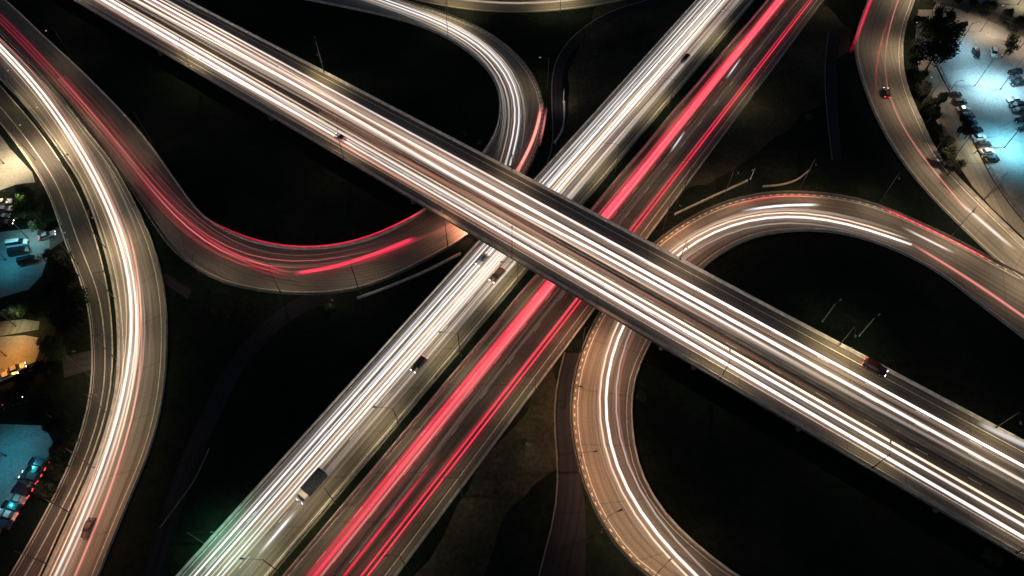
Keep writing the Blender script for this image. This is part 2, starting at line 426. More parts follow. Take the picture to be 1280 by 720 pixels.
D_out = [(960, 790), (900, 760), (846, 738), (803, 717), (773, 683), (750, 650), (730, 603), (720, 563), (714, 523), (717, 480), (731, 430), (750, 393), (785, 340), (822, 302), (870, 270), (915, 251), (960, 242), (1000, 241), (1060, 247), (1100, 258), (1127, 270), (1193, 300), (1243, 328), (1290, 352), (1360, 395)]
D_in = [(1010, 770), (960, 742), (917, 718), (840, 653), (803, 597), (791, 547), (789, 500), (795, 465), (815, 425), (845, 370), (880, 333), (907, 313), (935, 299), (960, 292), (1010, 288), (1060, 293), (1120, 313), (1177, 343), (1227, 383), (1280, 423), (1350, 480)]
rd, rda, rdb = road('ramp', D_out, D_in, .11, M['ramp'], markings=[(1.3, .2, 0, 0), (-1.3, .2, 0, 0), (.5, .28, .8, 1.3)])
tag(wall('concrete_barrier', rdb, .7, .25, M['concrete']), 'concrete barrier round the inner edge of the looping lower right ramp', 'barrier', 'barriers along the ramps')
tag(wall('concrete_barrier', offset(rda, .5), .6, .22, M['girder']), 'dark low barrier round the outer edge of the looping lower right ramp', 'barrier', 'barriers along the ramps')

E_l = [(1110, -60), (1098, -30), (1085, 0), (1073, 33), (1068, 63), (1077, 100), (1093, 143), (1117, 187), (1157, 240), (1200, 283), (1247, 328), (1290, 360), (1350, 405)]
E_r = [(1160, -60), (1150, -30), (1143, 0), (1131, 33), (1127, 67), (1131, 103), (1147, 143), (1173, 197), (1213, 240), (1247, 274), (1290, 315), (1350, 370)]
re_, rea, reb = road('ramp', E_l, E_r, .15, M['ramp'], markings=[(1.0, .2, 0, 0), (-1.2, .2, 0, 0)])
tag(wall('concrete_barrier', reb, .85, .3, M['concrete']), 'concrete barrier on the right edge of the ramp beside the parking lot tree row', 'barrier', 'barriers along the ramps')
tag(wall('concrete_barrier', rea[:int(len(rea)*.72)], .7, .25, M['concrete']), 'concrete barrier on the left edge of the ramp at upper right', 'barrier', 'barriers along the ramps')

T_l = [(400, -60), (470, -28), (540, -12), (600, -8), (660, -7), (730, -12), (800, -24), (880, -50)]
T_r = [(420, -30), (480, -10), (540, 5), (600, 14), (650, 16), (700, 13), (760, 5), (830, -12), (900, -36)]
road('road', T_l, T_r, .04, M['ramp'], markings=[(-1.0, .2, 0, 0)])

# narrow paved service strips
G1 = [(840, -12), (812, 0), (765, 13), (722, 40), (699, 67), (690, 95), (690, 140), (692, 178), (684, 205)]
G2 = [(850, -4), (820, 6), (775, 19), (732, 46), (710, 72), (702, 98), (704, 140), (703, 172), (693, 202)]
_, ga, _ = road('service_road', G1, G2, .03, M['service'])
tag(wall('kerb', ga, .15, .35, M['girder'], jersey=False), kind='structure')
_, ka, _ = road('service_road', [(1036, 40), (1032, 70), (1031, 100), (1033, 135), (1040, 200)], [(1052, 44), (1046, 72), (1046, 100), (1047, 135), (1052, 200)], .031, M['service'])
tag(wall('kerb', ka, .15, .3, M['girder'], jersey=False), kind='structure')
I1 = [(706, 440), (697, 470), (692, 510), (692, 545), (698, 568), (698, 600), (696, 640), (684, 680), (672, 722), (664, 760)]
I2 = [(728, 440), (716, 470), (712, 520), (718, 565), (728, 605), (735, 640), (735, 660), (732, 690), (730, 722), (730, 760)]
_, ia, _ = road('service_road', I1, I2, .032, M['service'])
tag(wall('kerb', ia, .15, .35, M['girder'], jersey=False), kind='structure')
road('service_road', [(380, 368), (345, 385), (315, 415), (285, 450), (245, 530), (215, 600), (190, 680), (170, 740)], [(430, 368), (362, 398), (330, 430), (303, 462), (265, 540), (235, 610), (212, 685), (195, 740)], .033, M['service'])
tag(wall('kerb', line([(262, 560), (243, 600), (222, 630), (200, 660)], .03), .15, .3, M['girder'], jersey=False), kind='structure')
road('service_road', [(205, 340), (215, 345), (240, 362)], [(203, 352), (212, 358), (234, 374)], .034, M['service'])

def tw(pix, h, w, label):
    return tag(wall('retaining_wall', line(pix, 0, 6), h, w, M['concrete'], jersey=False), label, 'wall', 'low walls beside the crossing')
tw([(447, 374), (480, 362), (530, 341), (576, 318)], .9, .4, 'straight low pale wall between the red trail ramp and the white trail highway')
tw([(843, 269), (875, 254), (905, 240), (934, 227)], .9, .25, 'thin low wall running up from the highway to the small floodlight')
tw([(953, 234), (975, 232), (995, 226), (1012, 213)], .8, .2, 'short curved grey wall in the dark grass above the looping ramp')
tw([(705, 128), (705, 148), (702, 165), (693, 180)], .9, .5, 'short curved wall below the double headed lamp, beside the highway')

# ------------------------------------------------------------------ overpass
ZD = 8.0
UP0, UP1 = (-152, -202), (1500, 669)          # filled below by straight lines
XS = [-60, 60, 180, 320, 480, 640, 800, 960, 1120, 1280, 1400]
def yu(x): return 43+(x-320)*(553-43)/960. if False else 213+(x-640)*.5219 if x < 640 else 213+(x-640)*.5313
def ylo(x): return 133+(x-320)*.5875
ov = empty('overpass', P(640, 260, 0))
tag(ov, 'long concrete overpass bridge carrying white headlight trails across the highway', 'bridge')
def keep(o):
    o.parent = ov; o.matrix_parent_inverse = Matrix.Translation(-ov.location); return o
dk, da, db = road('deck', [(x, yu(x)) for x in XS], [(x, ylo(x)) for x in XS], ZD, M['deck'], kind='structure',
                  markings=[(2.6, .25, 0, 0), (-3.4, .25, 0, 0), (7.0, .2, 3, 9), (10.6, .2, 3, 9), (-7.4, .2, 3, 9), (-11.0, .2, 3, 9)])
del dk['kind']
for ch in dk.children:
    if 'kind' in ch: del ch['kind']
keep(dk)
def straight(pl): return [pl[0].lerp(pl[-1], i/(len(pl)-1)) for i in range(len(pl))]
# slab and girders below the road surface
sv, sf = [], []
for i, (a, b) in enumerate(zip(da, db)):
    d = (b-a).normalized()
    sec = [(a-d*.45, -.02), (a-d*.45, -.55), (a+d*1.6, -.75), (a+d*1.9, -1.9), (b-d*1.9, -1.9), (b-d*1.6, -.75), (b+d*.45, -.55), (b+d*.45, -.02)]
    for q, z in sec: sv.append(q+Vector((0, 0, z)))
for i in range(len(da)-1):
    for k in range(8): sf.append((i*8+k, i*8+(k+1) % 8, (i+1)*8+(k+1) % 8, (i+1)*8+k))
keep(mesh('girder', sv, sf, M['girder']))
keep(wall('parapet', offset(da, -.15), 1.0, .34, M['pale_concrete']))
keep(wall('parapet', offset(db, .15), 1.0, .34, M['concrete']))
dm = [a.lerp(b, .535) for a, b in zip(da, db)]
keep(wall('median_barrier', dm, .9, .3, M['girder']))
nd = len(da)
for fx in (507, 830, 868, 1010, 1180, 330, 180):
    py = ylo(fx)+6
    best = min(range(nd), key=lambda i: (db[i].xy-P(fx, py, ZD).xy).length)
    a, b = da[best], db[best]; d = (b-a); w = d.length; d.normalize(); rz = math.atan2(d.y, d.x)
    mb = MB(); cps = a.lerp(b, .5)
    mb.box((cps.x, cps.y, 5.55), (w*.86, 1.8, 1.05), rz)
    for f in (.14, .38, .62, .86):
        q = a.lerp(b, f); mb.tube((q.x, q.y, .0), (q.x, q.y, 5.05), .7, .7, 14)
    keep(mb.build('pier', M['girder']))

# ------------------------------------------------------------------ light trails
ORD = ['first', 'second', 'third', 'fourth', 'fifth', 'sixth', 'seventh', 'eighth', 'ninth', 'tenth', 'eleventh', 'twelfth', 'thirteenth', 'fourteenth', 'fifteenth']
def ovl(y320, y1280, x0=-60, x1=1400):
    k = (y1280-y320)/960
    n = 12
    return [(x0+(x1-x0)*i/n, y320+(x0+(x1-x0)*i/n-320)*k) for i in range(n+1)]
def key(*kv):
    """piecewise linear brightness along the line"""
    def f(t):
        for (a, u), (b, v) in zip(kv, kv[1:]):
            if t <= b: return u+(v-u)*(t-a)/max(1e-6, b-a)
        return kv[-1][1]
    return f
OV = [ # y at x=320, y at x=1280, radius, brightness along, colour
 (61, 583, .24, key((0, 2.4), (.45, 2.4), (.7, 1.8), (1, 2.2)), 'white'),
 (65.5, 592, .16, key((0, 2), (.4, 1.6), (.62, .7), (1, .2)), 'warm'),
 (71, 602, .30, key((0, 2.6), (.4, 2.2), (.65, 2.2), (1, 2.0)), 'white'),
 (77, 612, .26, key((0, 1.8), (.3, 1.6), (.6, 2.4), (.75, 1.4), (.85, .1), (1, .05)), 'white'),
 (84, 622, .20, key((0, 1.8), (.3, 1.4), (.45, .5), (.6, 1.4), (.74, .6), (.8, .05), (1, .05)), 'warm'),
 (99.5, 647, .22, key((0, 1.6), (.3, 1.6), (.5, 1.2), (1, 2.2)), 'warm'),
 (104.5, 657, .28, key((0, 2.4), (.5, 2.2), (1, 2.4)), 'white'),
 (112, 672, .28, key((0, 2.4), (.3, 1.6), (.5, 2.4), (1, 2.4)), 'white'),
 (117, 681, .16, key((0, .1), (.32, .2), (.38, 1.2), (.6, 1.0), (.72, .2), (1, .05)), 'cool'),
]
def lane(*kv):
    return lambda t: key(*kv)(t)
LC = {1: lane((0, 0), (.42, 0), (.56, -2.2), (1, -2.2)), 3: lane((0, 0), (.5, -.3), (.62, -1.6), (.72, 0), (1, 0)), 4: lane((0, 0), (.3, 0), (.45, 1.5), (.6, 0), (1, 0)), 8: lane((0, 0), (.35, 0), (.5, 1.4), (1, 1.4))}
for i, (a, b, r, g, c) in enumerate(OV):
    side = 'upper' if i < 5 else 'lower'
    n = i if i < 5 else i-5
    trail(ovl(a, b), f'{ORD[n]} white light trail from the top in the {side} lanes of the overpass', 'white light trails on the overpass', c, r, (lambda t, g=g: g(t)*(1.45 if t < .4 else 1.25)), ZD+.8, off=LC.get(i, 0), var=.6, mid=.5)

def u_h(u, x0a, x1a, x0b, x1b, ua=None, y0=None, y1=None):
    ys = YS if y0 is None else [y0+(y1-y0)*i/5 for i in range(6)]
    out = []
    for y in ys:
        l, r = lx(y, x0a, x1a), lx(y, x0b, x1b); uu = u if ua is None else u+(ua-u)*(y/720)
        out.append((l+(r-l)*uu, y))
    return out
HL = dict(x0a=870, x1a=220, x0b=944, x1b=340); HR = dict(x0a=957, x1a=352, x0b=1030, x1b=496)
HLT = [(.10, .14, .12, .8, 'cool'), (.17, .19, .18, 1.6, 'white'), (.24, .26, .12, .7, 'cool'), (.29, .31, .20, 1.7, 'white'), (.36, .37, .14, .8, 'warm'), (.42, .43, .16, 1.2, 'white'),
       (.48, .48, .20, 1.5, 'white'), (.55, .54, .14, .7, 'warm'), (.62, .60, .15, .7, 'pink'), (.70, .67, .14, .5, 'warm'), (.79, .76, .12, .3, 'warm')]
for i, (u0, u1, r, g, c) in enumerate(HLT):
    gg = key((0, g*1.15), (.35, g*1.45), (.5, g*1.25), (.8, g*1.15), (1, g*1.1)) if i < 8 else key((0, g), (.45, g*.8), (.6, g*.15), (1, g*.1))
    trail(u_h(u0, ua=u1, **HL), f'{ORD[i]} white headlight trail from the left edge of the white highway carriageway', 'white light trails on the highway', c, r, gg, .95, var=.5)
HRT = [(.18, .23, .30, .55, 'red', 'faint first line of the broad red light trail on the right highway carriageway'),
       (.235, .285, .42, 1.15, 'red', 'brightest middle line of the broad red light trail on the right highway carriageway'),
       (.29, .34, .24, .7, 'pink', 'pinkish right hand line of the broad red light trail on the right highway carriageway'),
       (.74, .69, .2, 1.3, 'red', 'left one of a pair of thin red light trails near the outer right highway edge'),
       (.79, .745, .17, 1.4, 'red', 'right one of a pair of thin red light trails near the outer right highway edge')]
for u0, u1, r, g, c, lab in HRT:
    trail(u_h(u0, ua=u1, **HR), lab, 'red light trails on the highway', c, r, g, .95, var=.3)
trail(u_h(.53, ua=.54, y0=565, y1=735, **HR), 'short crimson light trail between the red bands at the bottom of the photo', 'red light trails on the highway', 'red', .3, 1.1, .95, fade=(.4, 0))
trail([(908, 98), (918, 84), (926, 73)], 'short broken white glint beside the red trails on the upper highway', 'short white glints on the highway', 'cool', .22, 1.6, .95, fade=(.3, .3), step=2)  # glowing tube drawn for a glint off a passing vehicle
trail([(838, 190), (848, 176), (856, 164)], 'short white glint beside the red trails just above the overpass', 'short white glints on the highway', 'cool', .22, 1.4, .95, fade=(.3, .3), step=2)  # another emissive tube in place of a vehicle reflection
trail([(320, 697), (345, 668), (371, 637)], 'short bright white trail ahead of the dark truck at the lower left', 'short white glints on the highway', 'cool', .26, 1.7, .9, fade=(.4, .3), step=3)

Bw = [(-40, 20), (0, 63), (33, 95), (67, 140), (100, 190), (127, 240), (151, 295), (163, 335), (169, 370), (170, 427), (163, 480), (143, 547), (123, 607), (100, 667), (70, 720), (50, 760)]
trail(Bw, 'brightest white light trail down the middle of the left ramp', 'light trails on the left ramp', 'white', .26, key((0, 3.4), (.3, 2.6), (.45, 2.4), (.6, 2.6), (1, 1.4)), .95, 0, .25)
trail(Bw, 'second white light trail just right of the brightest one on the left ramp', 'light trails on the left ramp', 'white', .20, key((0, 3.0), (.3, 2.8), (.5, 1.8), (1, 1.1)), .95, 1.3, .3)
trail(Bw, 'thin faint light trail left of the brightest one on the left ramp', 'light trails on the left ramp', 'warm', .14, key((0, 1.2), (.4, .7), (1, .9)), .95, -1.2, .3)
trail([(158, 275), (168, 305), (176, 345), (182, 385), (184, 420), (180, 475), (172, 525), (155, 590), (130, 640), (102, 700), (85, 740)], 'salmon pink light trail on the right side of the left ramp', 'light trails on the left ramp', 'pink', .2, .85, .95, 0, .4, (.1, 0))
trail([(170, 340), (177, 380), (179, 425), (174, 478), (163, 530), (146, 585), (122, 635)], 'short warm light trail between the white and salmon trails of the left ramp', 'light trails on the left ramp', 'warm', .17, 1.0, .95, 0, .4, (.3, .3))

Ar = [(-50, -30), (0, 17), (40, 57), (77, 97), (130, 157), (157, 190), (195, 240), (220, 268), (247, 298), (277, 322), (320, 339), (367, 342)]
Ar2 = [(366, 342), (390, 341), (417, 337), (453, 325), (487, 310), (521, 296)]
for k, (o_, g, r, nm) in enumerate(((0, .8, .28, 'left hand'), (-1.1, .5, .2, 'middle'), (-2.2, .35, .25, 'right hand'))):
    trail(Ar, f'dark crimson light trail along the upper left ramp, {nm} line of three', 'red light trails on the curving ramp', 'red', r, key((0, .25), (.2, .3), (.45, g*.8), (.7, g*.8), (1, g*1.2)), 1.0, o_, .4, (0, .03))
trail(Ar2, 'bright scarlet light trail in the bottom of the ramp bend, left of the overpass', 'red light trails on the curving ramp', 'red', .42, 2.2, 1.0, 0, .15, (.03, .05), 3)
trail([(440, 332), (487, 314), (520, 301), (548, 288)], 'short soft red light trail under the scarlet one beside the overpass', 'red light trails on the curving ramp', 'red', .3, .6, .9, 0, .2, (.3, .4), 3)
trail([(250, 269), (300, 299.5), (340, 309.5), (387, 313.5), (420, 312), (453, 304), (487, 290), (527, 264)], 'thin pink red light trail hugging the inner barrier of the ramp bend', 'red light trails on the curving ramp', 'red', .18, key((0, .2), (.3, 1.2), (1, 1.5)), 1.2, 0, .2, (.1, 0), 4)
Aw = [(430, -16), (470, 0), (500, 9), (533, 20), (570, 34), (597, 48), (618, 64), (638, 86), (649, 105), (654, 125), (653, 150), (646, 180), (632, 205)]
trail(Aw, 'bright white light trail round the loop at the top, outer line', 'light trails on the top loop', 'white', .22, 1.9, .95, 0, .3)
trail(Aw, 'white light trail round the loop at the top, inner line', 'light trails on the top loop', 'cool', .18, 1.5, .95, 1.4, .4)
trail(Aw, 'thin outermost light trail round the loop at the top', 'light trails on the top loop', 'warm', .14, .7, .95, -1.8, .5)
trail([(677, 130), (675, 155), (668, 178), (655, 200), (646, 215)], 'coral red light trail beside the loop end, just above the overpass', 'light trails on the top loop', 'pink', .42, 2.0, .95, 0, .2, (.2, 0), 3)
trail([(532, 300), (560, 288), (592, 268), (612, 250)], 'wide soft orange red glow added where the ramp passes below the overpass', 'red light trails on the curving ramp', 'pink', .8, 1.0, .9, 0, .2, (.5, 0), 3)  # wide glowing tube added for the orange light under the deck
trail([(683, 135), (682, 160), (674, 182)], 'short coral light trail outside the loop barrier near the lamp', 'light trails on the top loop', 'pink', .3, 1.1, .8, 0, .2, (.4, .4), 3)

Dw = [(900, 752), (847, 718), (820, 692), (790, 659), (770, 626), (753, 588), (744, 550), (740, 515), (741, 480), (748, 450), (760, 420), (776, 393), (806, 345), (837, 312), (876, 285), (904, 272), (942, 263), (989, 259), (1026, 262), (1060, 270), (1107, 287), (1140, 304)]
trail(Dw, 'bright white light trail round the lower right loop, inner line', 'light trails on the lower right loop', 'white', .26, 2.2, .95, -.6, .2)
trail(Dw, 'white light trail round the lower right loop, outer line', 'light trails on the lower right loop', 'warm', .2, 1.4, .95, 1.0, .3, (0, .04))
trail([(1132, 300), (1173, 320), (1213, 344), (1247, 368), (1290, 400), (1340, 440)], 'salmon light trail on the ramp at the right edge below the overpass junction', 'light trails on the lower right loop', 'pink', .3, 1.0, .95, 0, .4, (.1, 0))
trail([(925, 264), (950, 256), (980, 254), (1026, 256)], 'short thick white trail on top of the loop right of the highway', 'light trails on the lower right loop', 'cool', .3, 1.6, .95, 0, .3, (.3, .08), 3)
trail([(1126, 283), (1160, 299), (1196, 318)], 'short white trail beside the long thin red one on the right ramp', 'light trails on the lower right loop', 'white', .26, 1.3, .95, 0, .3, (.35, .3), 3)
trail([(905, 262), (925, 252), (951, 244), (976, 240), (1000, 241), (1028, 246)], 'short curved crimson trail on the outer edge of the loop top', 'light trails on the lower right loop', 'red', .32, .8, 1.0, 0, .3, (.3, .2), 3)
trail([(1098, 257), (1130, 270), (1160, 284), (1207, 307), (1243, 328)], 'long thin straight red trail above the right ramp junction', 'light trails on the lower right loop', 'red', .22, 1.5, 1.2, 0, .15, (.02, .05), 4)

trail([(1140, -40), (1120, 0), (1112, 35), (1103, 62), (1100, 90), (1106, 125), (1127, 168), (1157, 205), (1187, 238), (1208, 262)], 'long faint pink light trail down the upper right ramp', 'light trails on the upper right ramp', 'pink', .15, key((0, 1.5), (.3, .8), (.5, .25), (.7, .9), (1, 1.4)), .95, 0, .3)
trail([(1195, 248), (1215, 268), (1240, 289), (1270, 313)], 'thick white light trail at the lower end of the upper right ramp', 'light trails on the upper right ramp', 'white', .35, 1.3, .95, 0, .3, (.4, .3), 3)
trail([(1100, -30), (1088, 0), (1078, 30), (1069, 48), (1064, 64)], 'red light trail outside the left barrier of the upper right ramp', 'light trails on the upper right ramp', 'red', .5, 1.0, 1.0, 0, .3, (0, .2), 4)
trail([(1112, 20), (1098, 60), (1094, 85), (1093, 115), (1096, 140)], 'short red trail left of the small car on the upper right ramp', 'light trails on the upper right ramp', 'red', .22, .7, 1.0, 0, .5, (.2, .2), 4)
trail([(470, -22), (540, -4), (600, 5), (650, 7), (700, 4), (770, -6), (860, -30)], 'pale light trail on the road crossing the very top of the photo', 'light trails on the top road', 'warm', .3, .7, .9, 0, .4)
trail([(1222, 528), (1240, 538), (1262, 548), (1290, 561)], 'flickering bluish white trail on the upper shoulder of the overpass at right', 'blue white trail on the overpass', 'cool', .45, 2.2, ZD+1.2, 0, 1.0, (.15, 0), 1.2)

# faint streaks nobody could count and wide ones imitating bloom, one object for each carriageway
def mist(label, gen, n, seed):
    r_ = random.Random(seed); by = {}
    for i in range(n):
        pix, z, off, c, r, g, var = gen(r_)
        pl = line(pix, z, 6); L = sum((q-p).length for p, q in zip(pl, pl[1:]))
        pl = smooth(resample(pl, max(4, int(L/7))), 8)
        sd = r_.random()*50; pl = smooth(offset(pl, lambda t: off+1.1*noise.noise(Vector((t*L*.012, sd, 0)))), 4)
        a = r_.random()*.6; b = min(1, a+.25+r_.random()*.7); k0, k1 = int(a*(len(pl)-1)), int(b*(len(pl)-1))
        if r_.random() < .35: k0, k1 = 0, len(pl)-1
        pl = pl[k0:k1+1]
        if len(pl) < 4: continue
        by.setdefault(c, []).append(dict(pl=pl, r=r*1.7, g=g, seed=r_.random()*99, var=var, fade=(.25 if k0 else 0, .25 if k1 < len(pl)+k0 else 0), n=6))
    o = None
    vs, fs, gl, mi = [], [], [], []
    mats = list(by)
    for c in mats:
        f0 = len(fs)
        for kw in by[c]: tube_verts(kw.pop('pl'), kw.pop('r'), vs, fs, gl, kw.pop('g'), **kw)
        mi += [mats.index(c)]*(len(fs)-f0)
    o = mesh('faint_light_streaks', vs, fs, smooth=True)
    for c in mats: o.data.materials.append(T[c])
    o.data.polygons.foreach_set('material_index', mi)
    at = o.data.attributes.new('glow', 'FLOAT', 'POINT'); at.data.foreach_set('value', gl); av = o.data.attributes.new('axis', 'FLOAT_VECTOR', 'POINT'); av.data.foreach_set('vector', AX); AX.clear()
    return tag(o, label, 'light streaks', kind='stuff')
def g_ov(r):
    if r.random() < .62: f = r.betavariate(2, 2); a, b = 58+f*36, 578+f*44
    else: f = r.betavariate(2, 2); a, b = 96+f*26, 640+f*48
    x1 = r.choice([500, 700, 900, 1100, 1400]) if r.random() < .8 else 1400
    return ovl(a, b, -60, x1), ZD+.5+r.random()*.6, 0, r.choice(['white', 'warm', 'warm', 'warm', 'rust']), .08+r.random()**2*.30, .06+r.random()**2*.42, .9
def g_ov_glow(r):  # wide dim tubes that add a brown glow across the deck
    f = r.random(); x0 = r.choice([150, 350, 400, 500, 550]); x1 = x0+r.choice([350, 450, 600])
    return ovl(60+f*58, 580+f*98, x0, min(1400, x1)), ZD+.5+r.random()*.6, 0, r.choice(['warm', 'rust', 'rust', 'warm']), .22+r.random()*.3, .05+r.random()*.17, .9
gsel = lambda r: g_ov(r) if r.random() < .62 else g_ov_glow(r)
mist('fine white streaks and added brown glow between the bold trails on the overpass', gsel, 140, 1)
def g_hl(r):
    u = r.betavariate(2.0, 2.1)*.86
    return u_h(u, **HL), .6+r.random()*.6, 0, r.choice(['white', 'white', 'warm', 'warm', 'cool']), .08+r.random()**2*.34, .05+r.random()**3*.42, 1.1
mist('mass of fine white streaks filling the left highway carriageway', g_hl, 110, 2)
def g_hr(r):
    q = r.random()
    if q < .6: u = .155+r.betavariate(2, 2)*.18; c = r.choice(['red', 'red', 'red', 'red', 'pink']); g = .12+r.random()*.3
    elif q < .72: u = .70+r.random()*.14; c = 'red'; g = .05+r.random()*.3
    else: u = .1+r.random()*.85; c = r.choice(['warm', 'pink', 'warm']); g = .02+r.random()*.06
    return u_h(u, ua=u+(.05 if u < .5 else -.05), **HR), .6+r.random()*.5, 0, c, .07+r.random()**3*.35, g, .9
mist('mass of fine red streaks filling the right highway carriageway', g_hr, 80, 3)
def g_b(r): return Bw, .6+r.random()*.5, r.gauss(.5, 2.2), r.choice(['white', 'warm', 'pink', 'warm']), .1+r.random()*.2, .06+r.random()**2*.35, .9
mist('fine pale streaks on the bright ramp at left', g_b, 26, 4)
def g_a(r): return (Ar+Ar2[1:])[3:], .6+r.random()*.5, r.gauss(-.6, 2.0), r.choice(['red', 'red', 'pink', 'warm']), .08+r.random()*.1, .08+r.random()*.25, .8
mist('fine dark red streaks on the curving ramp', g_a, 22, 5)
def g_d(r): return Dw, .6+r.random()*.5, r.gauss(0, 2.4), r.choice(['white', 'warm', 'pink', 'warm']), .1+r.random()*.2, .06+r.random()**2*.3, .8
mist('fine warm streaks on the lower right loop', g_d, 24, 6)
def g_t(r): return Aw, .6+r.random()*.5, r.gauss(.3, 2.0), r.choice(['white', 'cool', 'warm']), .08+r.random()*.1, .15+r.random()*.5, .9
mist('fine white streaks on the top loop', g_t, 20, 7)

# ------------------------------------------------------------------ street lamps
LP = 10500
def lamp(px, py, ax, ay, label, z=0, h=11.0, c=(1, .70, .42), power=1.0, cone=140, arm=2.6, cool=False, group='street lamps along the roads', bright=False):
    b = P(px, py, z); t = P(ax, ay, z); d = (t-b); d.z = 0; d.normalize()
    e = empty('street_lamp', b, math.atan2(d.y, d.x))
    tag(e, label, 'street lamp', group)
    mb = MB(); mb.tube((0, 0, 0), (0, 0, .5), .22, .20, 10); mb.tube((0, 0, .5), (0, 0, h), .12, .075, 8); mb.build('pole', M['pale_concrete' if bright else 'dark_metal'], e)
    mb = MB(); mb.tube((0, 0, h-.3), (arm*.5, 0, h+.15), .05, .045, 6); mb.tube((arm*.5, 0, h+.15), (arm, 0, h+.25), .045, .04, 6); mb.build('arm', M['dark_metal'], e)
    hd = MB().prism([(arm-.1, h+.18), (arm-.05, h+.34), (arm+.5, h+.38), (arm+.75, h+.25), (arm+.7, h+.16)], -.17, .17).build('lamp_head', M['steel'], e)
    MB().box((arm+.33, 0, h+.13), (.5, .24, .05)).build('lens', M['lens_cool' if cool else 'lens_warm'], hd)
    l = bpy.data.lights.new('lamp_light', 'SPOT'); l.energy = LP*power*(h/11)**2; l.color = c; l.spot_size = R(cone); l.spot_blend = 1; l.shadow_soft_size = .25
    lo = bpy.data.objects.new('lamp_light', l); col.objects.link(lo); lo.parent = e; lo.location = (arm+.33, 0, h+.05); lo.rotation_euler = (0, R(8) if False else 0, 0)
    return e
SOD = (1, .60, .35); OLV = (1, .80, .46); BEI = (1, .74, .50); ORG = (1, .50, .28)
# overpass
for i, (x, up, c, p) in enumerate([(238, 0, OLV, 1.1), (405, 1, OLV, 1.0), (640, 1, BEI, .4), (850, 1, BEI, .55), (1050, 1, OLV, 1.5), (1245, 1, OLV, .6), (90, 0, BEI, .5), (430, 0, BEI, .5), (640, 0, BEI, .18), (900, 0, OLV, .75), (1090, 0, OLV, .45), (1270, 0, BEI, .3)]):
    y = (yu if up else ylo)(x); ty = (yu(x)+ylo(x))/2
    w = ['third', 'first', 'second', 'third', 'fourth', 'fifth', 'first', 'second', 'third', 'fourth', 'fifth', 'sixth']
    names = {238: 'second', 405: 'first', 640: None, 850: 'third', 1050: 'fourth', 1245: 'fifth'}
    nm = ({405: 'first', 640: 'second', 850: 'third', 1050: 'fourth', 1245: 'fifth'} if up else {90: 'first', 238: 'second', 430: 'third', 640: 'fourth', 900: 'fifth', 1090: 'sixth', 1270: 'seventh'})[x]
    lamp(x, y, x, ty, f'{nm} lamp from the left on the {"upper" if up else "lower"} overpass parapet', ZD+1.0, 9, c, p*.9, 145, group='street lamps on the overpass')
def lamprow(pts, where, c, p, h=13, cone=142, grp='street lamps along the ramps', **k):
    for i, q in enumerate(pts):
        x, y, ax, ay = q[:4]; pp = q[4] if len(q) > 4 else 1; cc = q[5] if len(q) > 5 else c
        lamp(x, y, ax, ay, f'{ORD[i]} street lamp from the top {where}', 0, h, cc, p*pp, cone, group=grp, **k)
lamprow([(1150, 4, 1110, 0, .9), (1134, 68, 1097, 68, 1), (1151, 138, 1112, 130, .9), (1186, 206, 1150, 215, .8), (1228, 252, 1200, 280, 1.3), (1285, 305, 1255, 330, 1)], 'on the right side of the upper right ramp', BEI, .75)
lamprow([(31, 134, 50, 118, .8), (64, 178, 85, 168, .8), (100, 235, 130, 228, .8), (132, 310, 165, 305, 1.3), (145, 375, 175, 372, .9), (146, 450, 175, 450, .7), (139, 520, 165, 524, .7), (118, 585, 145, 592, .8, SOD), (92, 643, 120, 655, .8, ORG), (62, 706, 90, 718, .7, ORG)], 'left of the bright left ramp', OLV, .45)
lamprow([(90, 72, 70, 90, .25), (190, 178, 160, 190, .35), (560, 44, 570, 30, .5), (684, 112, 655, 110, .6)], 'beside the curving red trail ramp', BEI, .3)
lamprow([(262, 362, 270, 335, .5), (355, 374, 350, 345, .45), (450, 366, 445, 340, .4), (560, 310, 552, 285, .3, ORG)], 'under the bottom bend of the red trail ramp', BEI, .42)
lamprow([(828, 288, 860, 305, 1.2, ORG), (905, 245, 915, 275, .8, SOD), (1000, 235, 1000, 262, .7, SOD), (1100, 252, 1095, 280, .6), (1190, 294, 1175, 318, .7), (1292, 350, 1270, 380, .9)], 'along the outer side of the right hand loop', BEI, .65)
lamprow([(726, 440, 760, 440, 1.2, ORG), (706, 510, 740, 515, .9, ORG), (722, 590, 755, 588, .8, ORG), (752, 665, 785, 650, .7, SOD), (812, 728, 840, 700, .8, SOD)], 'along the outer side of the lower loop', ORG, .72)
lamprow([(983, -40, 923, -42, 0.7), (907, 50, 847, 48, 0.9), (836, 135, 776, 133, 0.9), (769, 215, 709, 213, 0.7), (647, 360, 587, 358, 0.9), (576, 445, 516, 443, 0.9), (500, 535, 440, 533, 0.9), (420, 630, 360, 628, 0.9), (349, 715, 289, 713, 0.8)], 'in the median on the right of the white trails', OLV, .6, h=12, cone=128, arm=4.0, grp='street lamps along the highway')
lamprow([(1030, 8, 990, 10, .5), (940, 125, 900, 125, .6), (855, 238, 820, 240, .5), (668, 500, 620, 500, .6), (578, 620, 530, 620, .5), (510, 712, 470, 712, .5)], 'along the right edge of the highway', OLV, .30, h=13, cone=150, grp='street lamps along the highway')
lamprow([(44, 200, 66, 190, 2.6, BEI), (98, 330, 118, 325, .4), (112, 470, 130, 470, .25), (60, 620, 85, 630, .3)], 'on the left kerb of the dark side road', BEI, .8)
lamprow([(560, 18, 580, 4, .8), (700, 16, 700, 0, .7)], 'on the road crossing the very top', OLV, .9)
lamp(256, 680, 300, 680, 'green lamp on the left shoulder of the highway at lower left', 0, 10, (.28, .95, .68), .8, 130, 5, group=None)  # street lamp with a green spot over the shoulder
